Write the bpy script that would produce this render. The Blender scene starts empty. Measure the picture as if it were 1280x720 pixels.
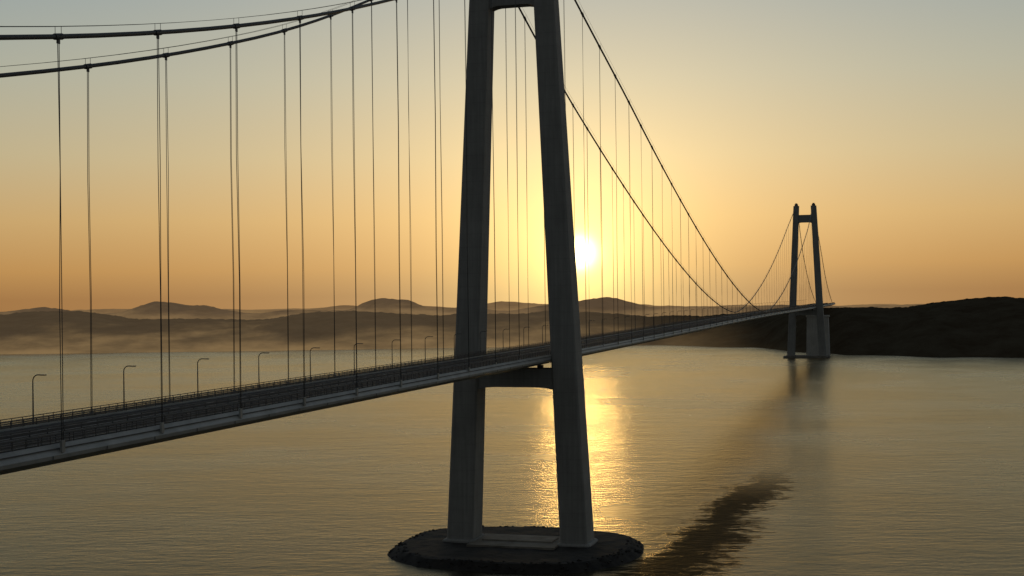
import bpy, bmesh, math, random
from mathutils import Vector, Matrix, noise
random.seed(7)
scene = bpy.context.scene
R = math.radians

# ------------------------------------------------------------------ helpers
def s2l(c):
    return tuple(((v/255)/12.92 if v/255 <= 0.04045 else (((v/255)+0.055)/1.055)**2.4) for v in c)

def link(ob, parent=None):
    scene.collection.objects.link(ob)
    if parent is not None:
        ob.parent = parent
    return ob

def empty(name, loc=(0,0,0), rz=0.0, parent=None):
    e = bpy.data.objects.new(name, None)
    e.empty_display_size = 2
    e.location = loc
    e.rotation_euler = (0,0,rz)
    return link(e, parent)

class MB:
    """tiny mesh builder"""
    def __init__(s): s.v=[]; s.f=[]
    def box(s, cx,cy,cz, sx,sy,sz):
        b=len(s.v); hx,hy,hz=sx/2,sy/2,sz/2
        for dz in (-hz,hz):
            for dx,dy in ((-hx,-hy),(hx,-hy),(hx,hy),(-hx,hy)):
                s.v.append((cx+dx,cy+dy,cz+dz))
        s.f += [(b+3,b+2,b+1,b),(b+4,b+5,b+6,b+7),(b,b+1,b+5,b+4),(b+1,b+2,b+6,b+5),(b+2,b+3,b+7,b+6),(b+3,b,b+4,b+7)]
    def loft(s, rings, closed_ends=True):
        n=len(rings[0]); b=len(s.v)
        for r in rings: s.v += [tuple(p) for p in r]
        for i in range(len(rings)-1):
            for j in range(n):
                k=(j+1)%n
                s.f.append((b+i*n+j,b+i*n+k,b+(i+1)*n+k,b+(i+1)*n+j))
        if closed_ends:
            s.f.append(tuple(b+j for j in reversed(range(n))))
            s.f.append(tuple(b+(len(rings)-1)*n+j for j in range(n)))
    def tube(s, pts, r, n=8, ends=True):
        pts=[Vector(p) for p in pts]
        rings=[]
        for i,p in enumerate(pts):
            t=(pts[min(i+1,len(pts)-1)]-pts[max(i-1,0)]).normalized()
            ref=Vector((1,0,0)) if abs(t.x)<0.8 else Vector((0,1,0))
            a=t.cross(ref).normalized(); c=t.cross(a).normalized()
            rr = r[i] if isinstance(r,(list,tuple)) else r
            rings.append([p+a*(rr*math.cos(2*math.pi*j/n))+c*(rr*math.sin(2*math.pi*j/n)) for j in range(n)])
        s.loft(rings, ends)
    def obj(s, name, mat, parent=None, smooth=False):
        me=bpy.data.meshes.new(name); me.from_pydata(s.v,[],s.f); me.update()
        bm=bmesh.new(); bm.from_mesh(me); bmesh.ops.recalc_face_normals(bm,faces=bm.faces); bm.to_mesh(me); bm.free()
        if smooth:
            for p in me.polygons: p.use_smooth=True
        me.materials.append(mat)
        return link(bpy.data.objects.new(name,me),parent)

def nt(mat):
    mat.use_nodes=True
    t=mat.node_tree; t.nodes.clear(); return t
def N(t,typ,**kw):
    n=t.nodes.new(typ)
    for k,v in kw.items():
        setattr(n,k,v)
    return n
def M(t,op,a,b=None,c=None,clamp=False):
    n=t.nodes.new('ShaderNodeMath'); n.operation=op; n.use_clamp=clamp
    for i,x in enumerate((a,b,c)):
        if x is None: continue
        if isinstance(x,(int,float)): n.inputs[i].default_value=x
        else: t.links.new(x,n.inputs[i])
    return n.outputs[0]
def MIX(t,fac,a,b,blend='MIX'):
    n=t.nodes.new('ShaderNodeMix'); n.data_type='RGBA'; n.blend_type=blend
    for i,x in ((0,fac),(6,a),(7,b)):
        if isinstance(x,(int,float)): n.inputs[i].default_value=x
        elif isinstance(x,(tuple,list)): n.inputs[i].default_value=(*x[:3],1)
        else: t.links.new(x,n.inputs[i])
    return n.outputs[2]
def NOISE(t,vec,scale,detail=4,rough=0.55):
    n=t.nodes.new('ShaderNodeTexNoise'); n.inputs['Scale'].default_value=scale
    n.inputs['Detail'].default_value=detail; n.inputs['Roughness'].default_value=rough
    t.links.new(vec,n.inputs['Vector']); return n.outputs['Fac']
def MR(t,x,a,b,c=0.0,d=1.0,smooth=False):
    n=t.nodes.new('ShaderNodeMapRange'); n.clamp=True
    if smooth: n.interpolation_type='SMOOTHSTEP'
    t.links.new(x,n.inputs[0])
    for i,v in enumerate((a,b,c,d)): n.inputs[i+1].default_value=v
    return n.outputs[0]

def weathered(name, col, rough=0.8, scale=0.25, var=0.35, streak=True, bump=0.02, metallic=0.0, joints=0.0):
    m=bpy.data.materials.new(name); t=nt(m)
    out=N(t,'ShaderNodeOutputMaterial'); p=N(t,'ShaderNodeBsdfPrincipled')
    tc=N(t,'ShaderNodeTexCoord'); o=tc.outputs['Object']
    n1=NOISE(t,o,scale,6,0.6)
    fac=MR(t,n1,0.3,0.7)
    if streak:
        mp=N(t,'ShaderNodeMapping'); mp.inputs['Scale'].default_value=(1.3,1.3,0.05)
        t.links.new(o,mp.inputs[0])
        n2=NOISE(t,mp.outputs[0],1.0,5,0.6)
        fac=M(t,'MULTIPLY_ADD',MR(t,n2,0.35,0.7),0.5,M(t,'MULTIPLY',fac,0.5))
    dark=tuple(c*(1-var) for c in col); lite=tuple(min(1,c*(1+var*0.6)) for c in col)
    c=MIX(t,fac,dark,lite)
    if joints>0:
        sx=N(t,'ShaderNodeSeparateXYZ'); t.links.new(o,sx.inputs[0])
        fr=M(t,'FRACT',M(t,'DIVIDE',sx.outputs[2],joints))
        ln=M(t,'LESS_THAN',fr,0.03)
        c=MIX(t,M(t,'MULTIPLY',ln,0.3),c,tuple(v*0.35 for v in col))
    t.links.new(c,p.inputs['Base Color'])
    p.inputs['Roughness'].default_value=rough; p.inputs['Metallic'].default_value=metallic
    if bump>0:
        b=N(t,'ShaderNodeBump'); b.inputs['Strength'].default_value=0.6; b.inputs['Distance'].default_value=bump
        t.links.new(NOISE(t,o,3.0,5,0.6),b.inputs['Height']); t.links.new(b.outputs[0],p.inputs['Normal'])
    t.links.new(p.outputs[0],out.inputs[0])
    return m

m_conc = weathered('concrete_tower',(0.36,0.36,0.35),0.85,0.12,0.28,True,0.02,joints=4.0)
m_pier = weathered('concrete_pier',(0.62,0.61,0.58),0.85,0.12,0.25,True,0.02)
m_slab = weathered('concrete_slab',(0.30,0.27,0.23),0.9,0.2,0.4,False,0.02)
m_steel= weathered('painted_steel_box',(0.42,0.43,0.42),0.5,0.3,0.25,False,0.0)
m_cable= weathered('cable_wrapping',(0.09,0.095,0.10),0.6,0.5,0.2,False,0.0)
m_rail = weathered('galvanised_rail',(0.10,0.10,0.105),0.65,0.5,0.2,False,0.0)
m_asph = weathered('asphalt',(0.03,0.03,0.032),0.95,0.15,0.3,False,0.01)
m_paint= weathered('road_paint',(0.6,0.6,0.58),0.7,1.5,0.3,False,0.0)
m_rock = weathered('wet_rock',(0.030,0.026,0.022),0.9,0.35,0.6,False,0.15)
m_lamp = weathered('lamp_metal',(0.13,0.135,0.14),0.5,1.0,0.2,False,0.0)
m_lens = weathered('lamp_glass',(0.45,0.45,0.42),0.2,1.0,0.1,False,0.0)

# ------------------------------------------------------------------ layout
CAM_H=77.5
SPAN=1210.0
TX,TY=1.6,415.0
DIR=Vector((0.2803,0.9599)); PERP=Vector((0.9599,-0.2803))
RZ=-math.atan2(DIR.x,DIR.y)
def W(lat,s,z): return Vector((TX+DIR.x*s+PERP.x*lat, TY+DIR.y*s+PERP.y*lat, z))
DECK=59.0
def deckz(s):
    z=DECK
    if 0<s<SPAN: z+=1.0*math.sin(math.pi*s/SPAN)**2
    return z
TOPZ=186.0
LOW=8.0
TOPF=TOPZ-LOW
def clat(s):
    a=min(abs(s),abs(s-SPAN))
    t=min(1,a/130); t=t*t*(3-2*t)
    return 9.6+1.6*t
SM=634.0
def cablez(s,sd=0):
    if s<0:
        a=-s; t=min(1,a/150); t=t*t*(3-2*t); off=(1.0 if sd>0 else -3.6)*t*abs(sd)
        if a<300: return TOPZ-0.4183*a+0.000454*a*a+off
        z3=TOPZ-0.4183*300+0.000454*90000
        return z3-0.146*(a-300)+off
    if s<=SM: return 62.0+(TOPZ-62.0)*(1-s/SM)**1.53
    if s<=SPAN: return 62.0+(TOPF-62.0)*((s-SM)/(SPAN-SM))**1.53
    a=s-SPAN
    return TOPF-(TOPF-61)*(a/340)*(1.0)-18*math.sin(math.pi*min(a/340,1))

bridge=empty('suspension_bridge',(TX,TY,0),RZ)

# ---- towers
def legc(z): # lateral centre
    t=(z-2)/(182.0)
    return 17.9+(9.4-17.9)*t
def legring(side,z,grow=0.0):
    t=(z-2)/182.0
    w=(8.4+(6.1-8.4)*t)/2+grow; L=(10.2+(6.8-10.2)*t)/2+grow; c=0.55
    x0=side*legc(z)
    pts=[(-w+c,-L),(w-c,-L),(w,-L+c),(w,L-c),(w-c,L),(-w+c,L),(-w,L-c),(-w,-L+c)]
    return [(x0+a,b,z) for a,b in pts]
def tower(y0,name,low):
    par=empty(name,(0,y0,0),0,bridge)
    T=184-low
    for side,nm in ((-1,'leg_a'),(1,'leg_b')):
        mb=MB()
        mb.loft([legring(side,z) for z in (1.2,30,60,100,140,T)])
        mb.obj(nm,m_conc,par)
        mb=MB()
        mb.loft([legring(side,0.3,1.0),legring(side,2.6,1.0),legring(side,3.1,0.5)])
        mb.obj('leg_plinth',m_conc,par)
        mb=MB()   # saddle housing
        x=side*legc(T)
        mb.box(x,0,T+1.0,3.6,5.4,2.0); mb.box(x,0,T+2.5,2.2,4.0,1.2)
        mb.obj('cable_saddle',m_cable,par)
    def beam(z0,z1,haunch,L,nm):
        mb=MB(); rings=[]
        n=16
        xa=legc((z0+z1)/2)-1.0
        for i in range(n+1):
            x=-xa+2*xa*i/n
            u=abs(x)/xa
            zb=z0-haunch*max(0,(u-0.45)/0.55)**2
            rings.append([(x,-L,zb),(x,L,zb),(x,L,z1),(x,-L,z1)])
        mb.loft(rings); mb.obj(nm,m_conc,par)
    beam(165.5-low*1.1,173.5-low,2.0,2.3,'upper_crossbeam')
    beam(49.4,55.0,1.6,3.6,'deck_crossbeam')
    mb=MB()
    for x in (-7,7): mb.box(x,0,55.5,1.6,1.6,0.95)
    mb.obj('deck_bearings',m_cable,par)
    return par
tower(0,'bridge_tower',0); tower(SPAN,'bridge_tower',LOW)

# ---- deck
S0,S1=-640,1640
ss=[S0+i*10 for i in range(int((S1-S0)/10)+1)]
prof=[(-8.9,0.0),(8.9,0.0),(8.9,0.22),(10.3,0.20),(11.35,-1.1),(11.25,-1.6),(7.0,-3.0),(-7.0,-3.0),(-11.25,-1.6),(-11.35,-1.1),(-10.3,0.20),(-8.9,0.22)]
mb=MB(); mb.loft([[(a,s,deckz(s)+b) for a,b in prof] for s in ss]); mb.obj('box_girder',m_steel,bridge)
mb=MB()
s=S0+5
while s<S1:
    for sd in (-1,1):
        mb.box(sd*11.36,s,deckz(s)-1.35,0.05,0.12,0.5)
    s+=12
for sd in (-1,1):
    mb.loft([[(sd*10.9-0.06,s,deckz(s)-0.42),(sd*10.9+0.06,s,deckz(s)-0.42),(sd*10.9+0.06,s,deckz(s)-0.28),(sd*10.9-0.06,s,deckz(s)-0.28)] for s in ss])
mb.obj('girder_trim',m_rail,bridge)
def strip(mb,a,b,sa,sb,dz):
    s=sa; 
    while s<sb-0.01:
        e=min(s+10,sb); k=len(mb.v)
        mb.v += [(a,s,deckz(s)+dz),(b,s,deckz(s)+dz),(b,e,deckz(e)+dz),(a,e,deckz(e)+dz)]
        mb.f.append((k,k+1,k+2,k+3)); s=e
mb=MB(); strip(mb,-8.6,8.6,S0,S1,0.02)
strip(mb,9.1,10.2,S0,S1,0.235); strip(mb,-10.2,-9.1,S0,S1,0.235)
mb.obj('road_surface',m_asph,bridge)
mb=MB()
for a in (-8.1,8.1,-0.75,0.75): strip(mb,a-0.08,a+0.08,S0,S1,0.028)
s=S0
while s<S1:
    for a in (-4.4,4.4): strip(mb,a-0.08,a+0.08,s,s+3,0.028)
    s+=12
mb.obj('lane_markings',m_paint,bridge)
def rails(name,lat,heights,r,post,pw,base,smin=S0,smax=S1):
    mb=MB()
    for h,(rx,rz) in zip(heights,r):
        rings=[]
        for s in ss:
            z=deckz(s)+h
            rings.append([(lat-rx,s,z-rz),(lat+rx,s,z-rz),(lat+rx,s,z+rz),(lat-rx,s,z+rz)])
        mb.loft(rings)
    s=smin
    while s<smax:
        top=max(heights)
        mb.box(lat,s,deckz(s)+base+(top-base)/2,pw,pw,top-base)
        s+=post
    mb.obj(name,m_rail,bridge)
for sd in (-1,1):
    rails('parapet',sd*8.95,(0.55,0.85,1.15),((0.06,0.12),(0.05,0.08),(0.06,0.08)),3.0,0.12,0.2)
    rails('edge_railing',sd*10.25,(0.5,0.8,1.1,1.4),((0.025,0.03),)*3+((0.05,0.06),),2.5,0.08,0.18)
rails('median_barrier',0.0,(0.45,0.85),((0.16,0.18),(0.07,0.08)),4.0,0.12,0.02)

# ---- main cables, hand ropes, hangers
cs=[-600+i*10 for i in range(60)]+[i*(SPAN/121) for i in range(122)]+[SPAN+10*i for i in range(1,35)]
for sd in (-1,1):
    mb=MB(); mb.tube([(sd*clat(s),s,cablez(s,sd)) for s in cs],0.32,10); mb.obj('main_cable',m_cable,bridge,True)
    mb=MB()
    for o in (-0.45,0.45):
        mb.tube([(sd*clat(s)+o,s,cablez(s,sd)+1.3) for s in cs],0.035,5)
    mb.obj('hand_ropes',m_cable,bridge)
    ph=8.8 if sd>0 else 16.5
    hs=[-ph-24*k for k in range(1,24)]+[24.2*k for k in range(1,50)]+[SPAN+24*k for k in range(1,13)]
    mb=MB(); mc=MB(); mp=MB()
    for s in hs:
        zc=cablez(s,sd); zd=deckz(s)+0.15; la=sd*clat(s)
        if zc-zd<1.0: continue
        for o in (-0.16,0.16):
            sw=random.uniform(-0.12,0.12)
            mb.tube([(la,s+o,zc),(la+sw,s+o+sw,zc*0.67+zd*0.33),(la-sw,s+o,zc*0.33+zd*0.67),(la,s+o,zd)],0.052,6)
        mc.tube([(sd*clat(s-0.8),s-0.8,cablez(s-0.8,sd)),(sd*clat(s+0.8),s+0.8,cablez(s+0.8,sd))],0.42,10)
        mc.box(la,s,zc-0.6,0.16,0.6,0.6)
        mp.box(la,s,deckz(s)-0.1,0.34,0.7,1.5)
        mc.box(la-0.45,s,zc+0.65,0.05,0.05,1.25); mc.box(la+0.45,s,zc+0.65,0.05,0.05,1.25)
    mb.obj('hangers',m_cable,bridge,True); mc.obj('cable_clamps',m_cable,bridge); mp.obj('hanger_sockets',m_steel,bridge)

# ---- approach piers
mb=MB()
def pier(mb,y,wt,wb,L,z0,z1,cx=0):
    rings=[]
    for i in range(5):
        t=i/4; w=(wb+(wt-wb)*t)/2; l=L/2*(1.08-0.08*t); z=z0+(z1-z0)*t
        rings.append([(cx-w,y-l,z),(cx+w,y-l,z),(cx+w,y+l,z),(cx-w,y+l,z)])
    mb.loft(rings)
pier(mb,SPAN+62,25,27,14,0.5,46,9)
mb.box(9,SPAN+62,47,27,16,2)
pier(mb,SPAN+130,12,14,6,0,55.9)
pier(mb,SPAN+200,12,14,6,0,55.9)
pier(mb,-560,16,20,12,0,55.9); pier(mb,-620,16,20,12,0,55.9)
mb.obj('approach_piers',m_pier,bridge)
mb=MB(); mb.box(0,SPAN,1.0,52,24,2.0); mb.box(0,SPAN,2.4,46,18,0.8); mb.obj('tower_foundation',m_slab,bridge)

# ---- street lamps
lm=MB()
lm.tube([(0,0,0),(0,0,1.0)],[0.16,0.13],8)
path=[(0,0,1.0),(0,0,6.4)]
for i in range(1,8):
    a=i/7*math.pi/2
    path.append((0.9*(1-math.cos(a)),0,6.4+0.9*math.sin(a)))
path.append((1.3,0,7.3))
lm.tube(path,[0.12]+[0.085]*(len(path)-1),8)
lm.box(1.75,0,7.28,1.0,0.34,0.16)
lm.box(0,0,0.03,0.4,0.4,0.06)
me=bpy.data.meshes.new('street_lamp'); me.from_pydata(lm.v,[],lm.f); me.update(); me.materials.append(m_lamp); me.materials.append(m_lens)
s=-11-24*14
while s<SPAN+120:
    z=deckz(s)+0.2
    ob=bpy.data.objects.new('street_lamp',me); ob.location=W(-9.5,s,z); ob.rotation_euler=(0,0,RZ+random.uniform(-0.03,0.03)); link(ob)
    s+=24.2

# ------------------------------------------------------------------ tower island
def island():
    mb=MB(); nr,na=30,150
    rx,ry=39.0,33
    def edge(a): return 1+0.06*noise.noise(Vector((math.cos(a)*1.6,math.sin(a)*1.6,3)))+0.03*noise.noise(Vector((math.cos(a)*6,math.sin(a)*6,1)))+0.035*math.cos(4*a)*-1
    for i in range(nr+1):
        f=i/nr*1.12
        for j in range(na):
            a=2*math.pi*j/na
            x=rx*edge(a)*f*math.cos(a); y=ry*edge(a)*f*math.sin(a)
            if f<0.93: h=2.2+0.25*noise.noise(Vector((x*0.15,y*0.15,0)))+0.12*noise.noise(Vector((x*0.6,y*0.6,0)))
            else:
                t=(f-0.93)/0.19; h=2.2*(1-t)-2.4*t
                h+=0.25*noise.noise(Vector((x*0.4,y*0.4,5)))
            mb.v.append(tuple(W(-0.5+x,-3+y,h)))
    for i in range(nr):
        for j in range(na):
            k=(j+1)%na
            mb.f.append((i*na+j,i*na+k,(i+1)*na+k,(i+1)*na+j))
    for q in range(320):
        a=random.uniform(0,2*math.pi); f=random.uniform(0.88,1.01)
        x=rx*f*edge(a)*math.cos(a); y=ry*f*edge(a)*math.sin(a)
        t=max(0,(f-0.93)/0.19); h=2.2*(1-t)-2.4*t
        r=random.uniform(0.25,0.65); b=len(mb.v)
        base=[(-1,-1,-1),(1,-1,-1),(1,1,-1),(-1,1,-1),(-1,-1,1),(1,-1,1),(1,1,1),(-1,1,1)]
        rot=Matrix.Rotation(random.uniform(0,6),3,Vector((random.random(),random.random(),random.random()+.1)).normalized())
        cc=W(-0.5+x,-3+y,h)
        for v in base:
            vv=rot@(Vector(v)*r*0.6*random.uniform(0.7,1.15)); vv.z*=0.7
            mb.v.append(tuple(cc+vv))
        mb.f += [tuple(b+i for i in f_) for f_ in ((3,2,1,0),(4,5,6,7),(0,1,5,4),(1,2,6,5),(2,3,7,6),(3,0,4,7))]
    mb.obj('rocky_island',m_rock)
island()
par=empty('concrete_platform',(TX,TY,0),RZ)
mb=MB(); mb.box(0,-2,2.0,27,19,1.6); mb.obj('slab',m_slab,par)
mb=MB(); mb.box(0,0,3.0,22,8,0.4); mb.obj('upper_slab',m_slab,par)

# ------------------------------------------------------------------ hills
def hill_mat(name,diff,h_low,h_high,zl,zh,dark_right=False,seedz=0.0,amp=90.0):  # aerial haze and low mist painted onto the slopes as emission
    m=bpy.data.materials.new(name); t=nt(m)
    out=N(t,'ShaderNodeOutputMaterial'); p=N(t,'ShaderNodeBsdfPrincipled')
    g=N(t,'ShaderNodeNewGeometry'); pos=g.outputs['Position']
    sx=N(t,'ShaderNodeSeparateXYZ'); t.links.new(pos,sx.inputs[0])
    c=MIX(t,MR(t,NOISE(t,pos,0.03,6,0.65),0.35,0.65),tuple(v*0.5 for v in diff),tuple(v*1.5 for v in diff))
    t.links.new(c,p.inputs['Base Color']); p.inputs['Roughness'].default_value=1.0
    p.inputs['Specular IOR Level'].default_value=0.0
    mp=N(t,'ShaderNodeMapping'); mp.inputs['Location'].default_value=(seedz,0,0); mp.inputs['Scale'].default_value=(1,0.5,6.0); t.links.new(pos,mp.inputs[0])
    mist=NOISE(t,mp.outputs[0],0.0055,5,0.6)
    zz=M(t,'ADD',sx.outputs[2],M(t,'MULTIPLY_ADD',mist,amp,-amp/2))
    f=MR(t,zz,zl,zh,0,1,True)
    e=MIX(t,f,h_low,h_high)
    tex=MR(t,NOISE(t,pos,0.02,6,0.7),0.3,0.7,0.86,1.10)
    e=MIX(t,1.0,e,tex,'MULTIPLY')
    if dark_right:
        k=MR(t,sx.outputs[0],60,380,0,1,True)  # painted haze fades out towards the right
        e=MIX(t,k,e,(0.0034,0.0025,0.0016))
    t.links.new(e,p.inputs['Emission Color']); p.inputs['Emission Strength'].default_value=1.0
    t.links.new(p.outputs[0],out.inputs[0]); return m
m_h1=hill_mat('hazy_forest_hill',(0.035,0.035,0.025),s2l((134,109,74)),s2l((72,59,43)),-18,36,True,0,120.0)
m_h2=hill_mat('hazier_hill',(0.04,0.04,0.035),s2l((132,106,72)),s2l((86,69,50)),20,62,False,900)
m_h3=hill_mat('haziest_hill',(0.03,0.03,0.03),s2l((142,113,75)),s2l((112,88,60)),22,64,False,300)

def interp(tab,x):
    if x<=tab[0][0]: return tab[0][1]
    for (a,b),(c,d) in zip(tab,tab[1:]):
        if x<=c:
            t=(x-a)/(c-a); t=t*t*(3-2*t); return b+(d-b)*t
    return tab[-1][1]
def hills(name,mat,shore,ridge,umin,umax,nu,depth,back,trees,seed,rough=6.0):
    rows=34; mb=MB()
    for i in range(rows+1):
        f=i/rows
        for j in range(nu+1):
            u=umin+(umax-umin)*j/nu
            ys=shore(u); Y=ys+(depth+back)*f**1.3
            X=u*Y
            q=(Y-ys)/depth
            zr=ridge(u)
            if q<=1: prof_=math.sin(min(q,1)*math.pi/2)**0.8
            else: prof_=max(0,1-((q-1)*depth/back)**1.5*0.9)
            n1=noise.fractal(Vector((X*0.006,Y*0.006,seed)),1.0,2.0,5)
            n2=noise.noise(Vector((X*0.11,Y*0.11,seed+9)))+0.6*noise.noise(Vector((X*0.27,Y*0.27,seed+4)))
            z=-2+(zr+2)*prof_+ (rough*n1*min(1,q*2)+trees*n2*min(1,q*6+0.2))*min(1,2*prof_)
            if f==1: z=-20
            if i==0: z=-3
            mb.v.append((X,Y,z))
    w=nu+1
    for i in range(rows):
        for j in range(nu): mb.f.append((i*w+j,i*w+j+1,(i+1)*w+j+1,(i+1)*w+j))
    return mb.obj(name,mat)
def top(tab,dref):
    def f(u):
        x=640+1700*u
        y=interp(tab,x)
        return CAM_H-(y-368)/1700*dref(u)
    return f
sh1=lambda u: interp([(-0.8,1900),(-0.35,1960),(0.1,2000),(0.17,1880),(0.22,1700),(0.25,1620),(0.32,1540),(0.42,1480),(0.8,1350)],u)+14*noise.noise(Vector((u*30,0,2)))
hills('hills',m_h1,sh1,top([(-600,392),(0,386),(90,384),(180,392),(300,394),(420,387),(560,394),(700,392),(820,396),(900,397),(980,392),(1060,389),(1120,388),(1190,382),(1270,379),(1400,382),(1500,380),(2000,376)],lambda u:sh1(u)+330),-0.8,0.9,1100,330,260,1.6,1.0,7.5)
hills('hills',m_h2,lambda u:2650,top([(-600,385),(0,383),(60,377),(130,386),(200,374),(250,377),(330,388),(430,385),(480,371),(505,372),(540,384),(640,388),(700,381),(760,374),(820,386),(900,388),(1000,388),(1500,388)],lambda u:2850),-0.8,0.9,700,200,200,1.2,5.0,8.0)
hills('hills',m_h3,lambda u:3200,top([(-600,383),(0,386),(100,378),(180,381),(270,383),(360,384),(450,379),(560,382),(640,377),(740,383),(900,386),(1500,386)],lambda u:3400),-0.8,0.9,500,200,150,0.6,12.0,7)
# shore behind the viewpoint that carries the near end of the bridge
mb=MB(); n=60
for i in range(n+1):
    for j in range(n+1):
        X=-900+1800*i/n; Y=-150-900*j/n
        z=-4+58*min(1,max(0,(-150-Y)/160))**0.8+8*noise.noise(Vector((X*0.01,Y*0.01,1)))
        mb.v.append((X,Y,z))
for i in range(n):
    for j in range(n):
        a=i*(n+1)+j; mb.f.append((a,a+1,a+n+2,a+n+1))
m_land=weathered('forest_ground',(0.05,0.06,0.035),1.0,0.05,0.5,False,0.0)
mb.obj('terrain',m_land)

# ------------------------------------------------------------------ water
m=bpy.data.materials.new('sea_water'); t=nt(m)
out=N(t,'ShaderNodeOutputMaterial')
g=N(t,'ShaderNodeNewGeometry'); pos=g.outputs['Position']
patch=NOISE(t,pos,0.006,4,0.6)
pr=MR(t,patch,0.38,0.62,0,1,True)
mp=N(t,'ShaderNodeMapping'); mp.inputs['Rotation'].default_value=(0,0,0.35); mp.inputs['Scale'].default_value=(0.55,1.25,1); t.links.new(pos,mp.inputs[0])
v=mp.outputs[0]
# deck's dark reflection painted as a low-reflectivity band beside the bridge, with extra ripples
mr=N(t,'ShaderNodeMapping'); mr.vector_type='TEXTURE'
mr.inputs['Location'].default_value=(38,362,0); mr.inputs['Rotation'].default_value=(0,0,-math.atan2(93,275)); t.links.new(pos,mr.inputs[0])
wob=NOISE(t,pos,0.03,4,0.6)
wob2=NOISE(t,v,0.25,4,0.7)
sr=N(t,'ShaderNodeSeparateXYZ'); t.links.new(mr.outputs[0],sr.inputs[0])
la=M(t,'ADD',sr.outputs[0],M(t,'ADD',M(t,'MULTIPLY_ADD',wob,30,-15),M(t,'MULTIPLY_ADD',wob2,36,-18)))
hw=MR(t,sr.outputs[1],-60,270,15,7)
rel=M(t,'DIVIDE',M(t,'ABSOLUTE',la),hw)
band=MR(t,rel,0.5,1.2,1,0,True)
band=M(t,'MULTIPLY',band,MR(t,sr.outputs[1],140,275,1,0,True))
h=M(t,'MULTIPLY',NOISE(t,v,0.045,3,0.5),0.35)
h=M(t,'ADD',h,M(t,'MULTIPLY',NOISE(t,v,0.22,4,0.6),0.34))
h=M(t,'ADD',h,M(t,'MULTIPLY',NOISE(t,v,0.9,3,0.6),M(t,'MULTIPLY_ADD',pr,0.05,0.05)))
h=M(t,'ADD',h,M(t,'MULTIPLY',NOISE(t,v,0.35,4,0.6),M(t,'MULTIPLY',band,0.5)))
b=N(t,'ShaderNodeBump'); b.inputs['Strength'].default_value=1.0; b.inputs['Distance'].default_value=1.0
t.links.new(h,b.inputs['Height'])
fr=N(t,'ShaderNodeFresnel'); fr.inputs['IOR'].default_value=1.333; t.links.new(b.outputs[0],fr.inputs['Normal'])
fac=M(t,'POWER',fr.outputs[0],1.05,clamp=True)
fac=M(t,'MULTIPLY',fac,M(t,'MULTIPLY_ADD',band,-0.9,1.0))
fac=M(t,'MULTIPLY',fac,M(t,'MULTIPLY_ADD',pr,0.12,0.88))
gl_=N(t,'ShaderNodeBsdfGlossy'); gl_.inputs['Color'].default_value=(1.0,0.87,0.62,1)
t.links.new(M(t,'MULTIPLY_ADD',pr,0.07,0.21),gl_.inputs['Roughness']); t.links.new(b.outputs[0],gl_.inputs['Normal'])
df=N(t,'ShaderNodeBsdfDiffuse'); df.inputs['Color'].default_value=(0.022,0.020,0.014,1)
mx=N(t,'ShaderNodeMixShader'); t.links.new(fac,mx.inputs[0]); t.links.new(df.outputs[0],mx.inputs[1]); t.links.new(gl_.outputs[0],mx.inputs[2])
t.links.new(mx.outputs[0],out.inputs[0])
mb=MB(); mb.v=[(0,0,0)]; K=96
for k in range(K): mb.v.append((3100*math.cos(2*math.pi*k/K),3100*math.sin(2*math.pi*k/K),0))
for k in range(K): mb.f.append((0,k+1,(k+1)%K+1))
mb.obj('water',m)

# ------------------------------------------------------------------ sun + sky
az,el=R(2.86),R(1.72)
S=Vector((math.sin(az)*math.cos(el),math.cos(az)*math.cos(el),math.sin(el)))
ld=bpy.data.lights.new('sun','SUN'); ld.energy=0.105; ld.angle=R(3.4); ld.color=(1.0,0.66,0.26)
lo=bpy.data.objects.new('sun',ld); lo.rotation_euler=S.to_track_quat('Z','Y').to_euler(); lo.location=(0,0,400); link(lo)

w=bpy.data.worlds.new('World'); scene.world=w; w.use_nodes=True; t=w.node_tree; t.nodes.clear()
out=N(t,'ShaderNodeOutputWorld'); bg=N(t,'ShaderNodeBackground')
tc=N(t,'ShaderNodeTexCoord'); d=tc.outputs['Generated']
nm=N(t,'ShaderNodeVectorMath',operation='NORMALIZE'); t.links.new(d,nm.inputs[0]); d=nm.outputs[0]
sx=N(t,'ShaderNodeSeparateXYZ'); t.links.new(d,sx.inputs[0])
cr=N(t,'ShaderNodeValToRGB'); t.links.new(sx.outputs[2],cr.inputs[0])
cols=[(0.0,(158,112,64)),(0.02,(182,136,78)),(0.055,(190,157,105)),(0.10,(181,168,134)),(0.155,(163,166,151)),(0.215,(141,155,157)),(0.4,(100,118,134)),(1.0,(60,80,106))]
e=cr.color_ramp.elements
while len(e)<len(cols): e.new(0.5)
for el_,(ps,c) in zip(e,cols): el_.position=ps; el_.color=(*s2l(c),1)
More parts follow.
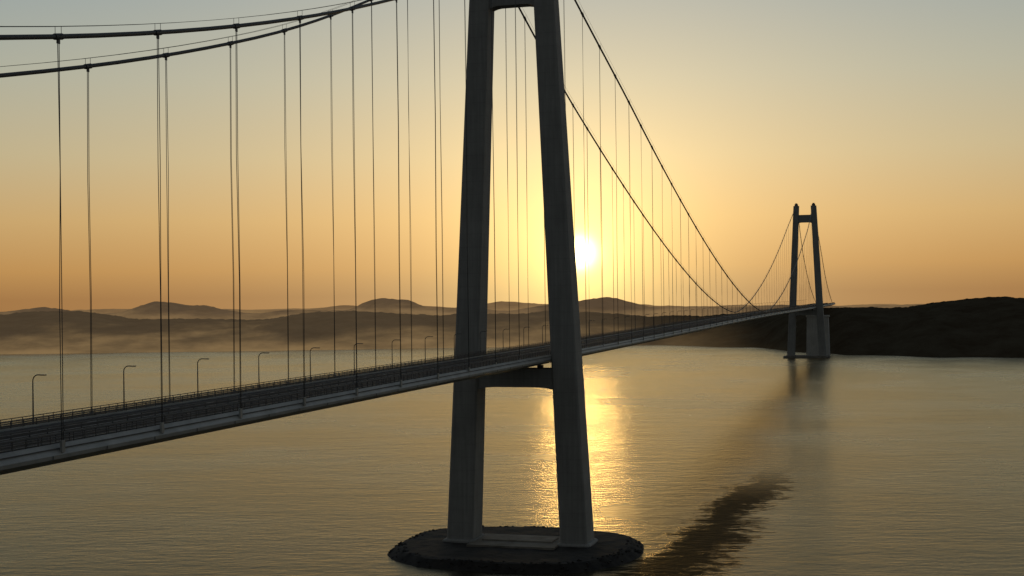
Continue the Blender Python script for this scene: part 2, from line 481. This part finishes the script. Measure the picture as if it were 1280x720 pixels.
dt=N(t,'ShaderNodeVectorMath',operation='DOT_PRODUCT'); t.links.new(d,dt.inputs[0]); dt.inputs[1].default_value=S
back=MR(t,dt.outputs['Value'],0.0,0.93,0,1,True)
base=MIX(t,back,(0.066,0.071,0.072),cr.outputs[0])
ds=N(t,'ShaderNodeVectorMath',operation='DISTANCE'); t.links.new(d,ds.inputs[0]); ds.inputs[1].default_value=S
r=ds.outputs['Value']
def glow(amp,width,col,sq=False):
    x=M(t,'DIVIDE',r,width)
    if sq: x=M(t,'MULTIPLY',x,x)
    ex=M(t,'MULTIPLY',M(t,'EXPONENT',M(t,'MULTIPLY',x,-1.0)),amp)
    n=N(t,'ShaderNodeVectorMath',operation='SCALE'); n.inputs[0].default_value=col; t.links.new(ex,n.inputs['Scale']); return n.outputs[0]
acc=base
sky=N(t,'ShaderNodeTexSky'); sky.sky_type='NISHITA'; sky.sun_disc=False; sky.sun_elevation=el; sky.sun_rotation=az; sky.dust_density=4; sky.altitude=50
ns=N(t,'ShaderNodeVectorMath',operation='SCALE'); t.links.new(sky.outputs[0],ns.inputs[0]); ns.inputs['Scale'].default_value=0.012
for gl in (ns.outputs[0],glow(0.46,0.155,(1,0.84,0.44)),glow(1.6,0.034,(1,0.72,0.19)),glow(6.0,0.0092,(1,0.84,0.40),True)):
    ad=N(t,'ShaderNodeVectorMath',operation='ADD'); t.links.new(acc,ad.inputs[0]); t.links.new(gl,ad.inputs[1]); acc=ad.outputs[0]
t.links.new(acc,bg.inputs[0]); bg.inputs[1].default_value=1.0
t.links.new(bg.outputs[0],out.inputs[0])

# ------------------------------------------------------------------ camera
cd=bpy.data.cameras.new('camera'); cd.sensor_width=36; cd.lens=36*1700/1280; cd.clip_end=20000; cd.clip_start=0.5
co=bpy.data.objects.new('camera',cd); co.location=(0,0,CAM_H)
rot=Matrix.Rotation(R(90)+math.atan(8/1700),4,'X')@Matrix.Rotation(R(-0.7),4,'Z')
co.rotation_euler=rot.to_euler(); link(co); scene.camera=co
scene.view_settings.view_transform='Standard'; scene.view_settings.look='None'; scene.view_settings.exposure=0
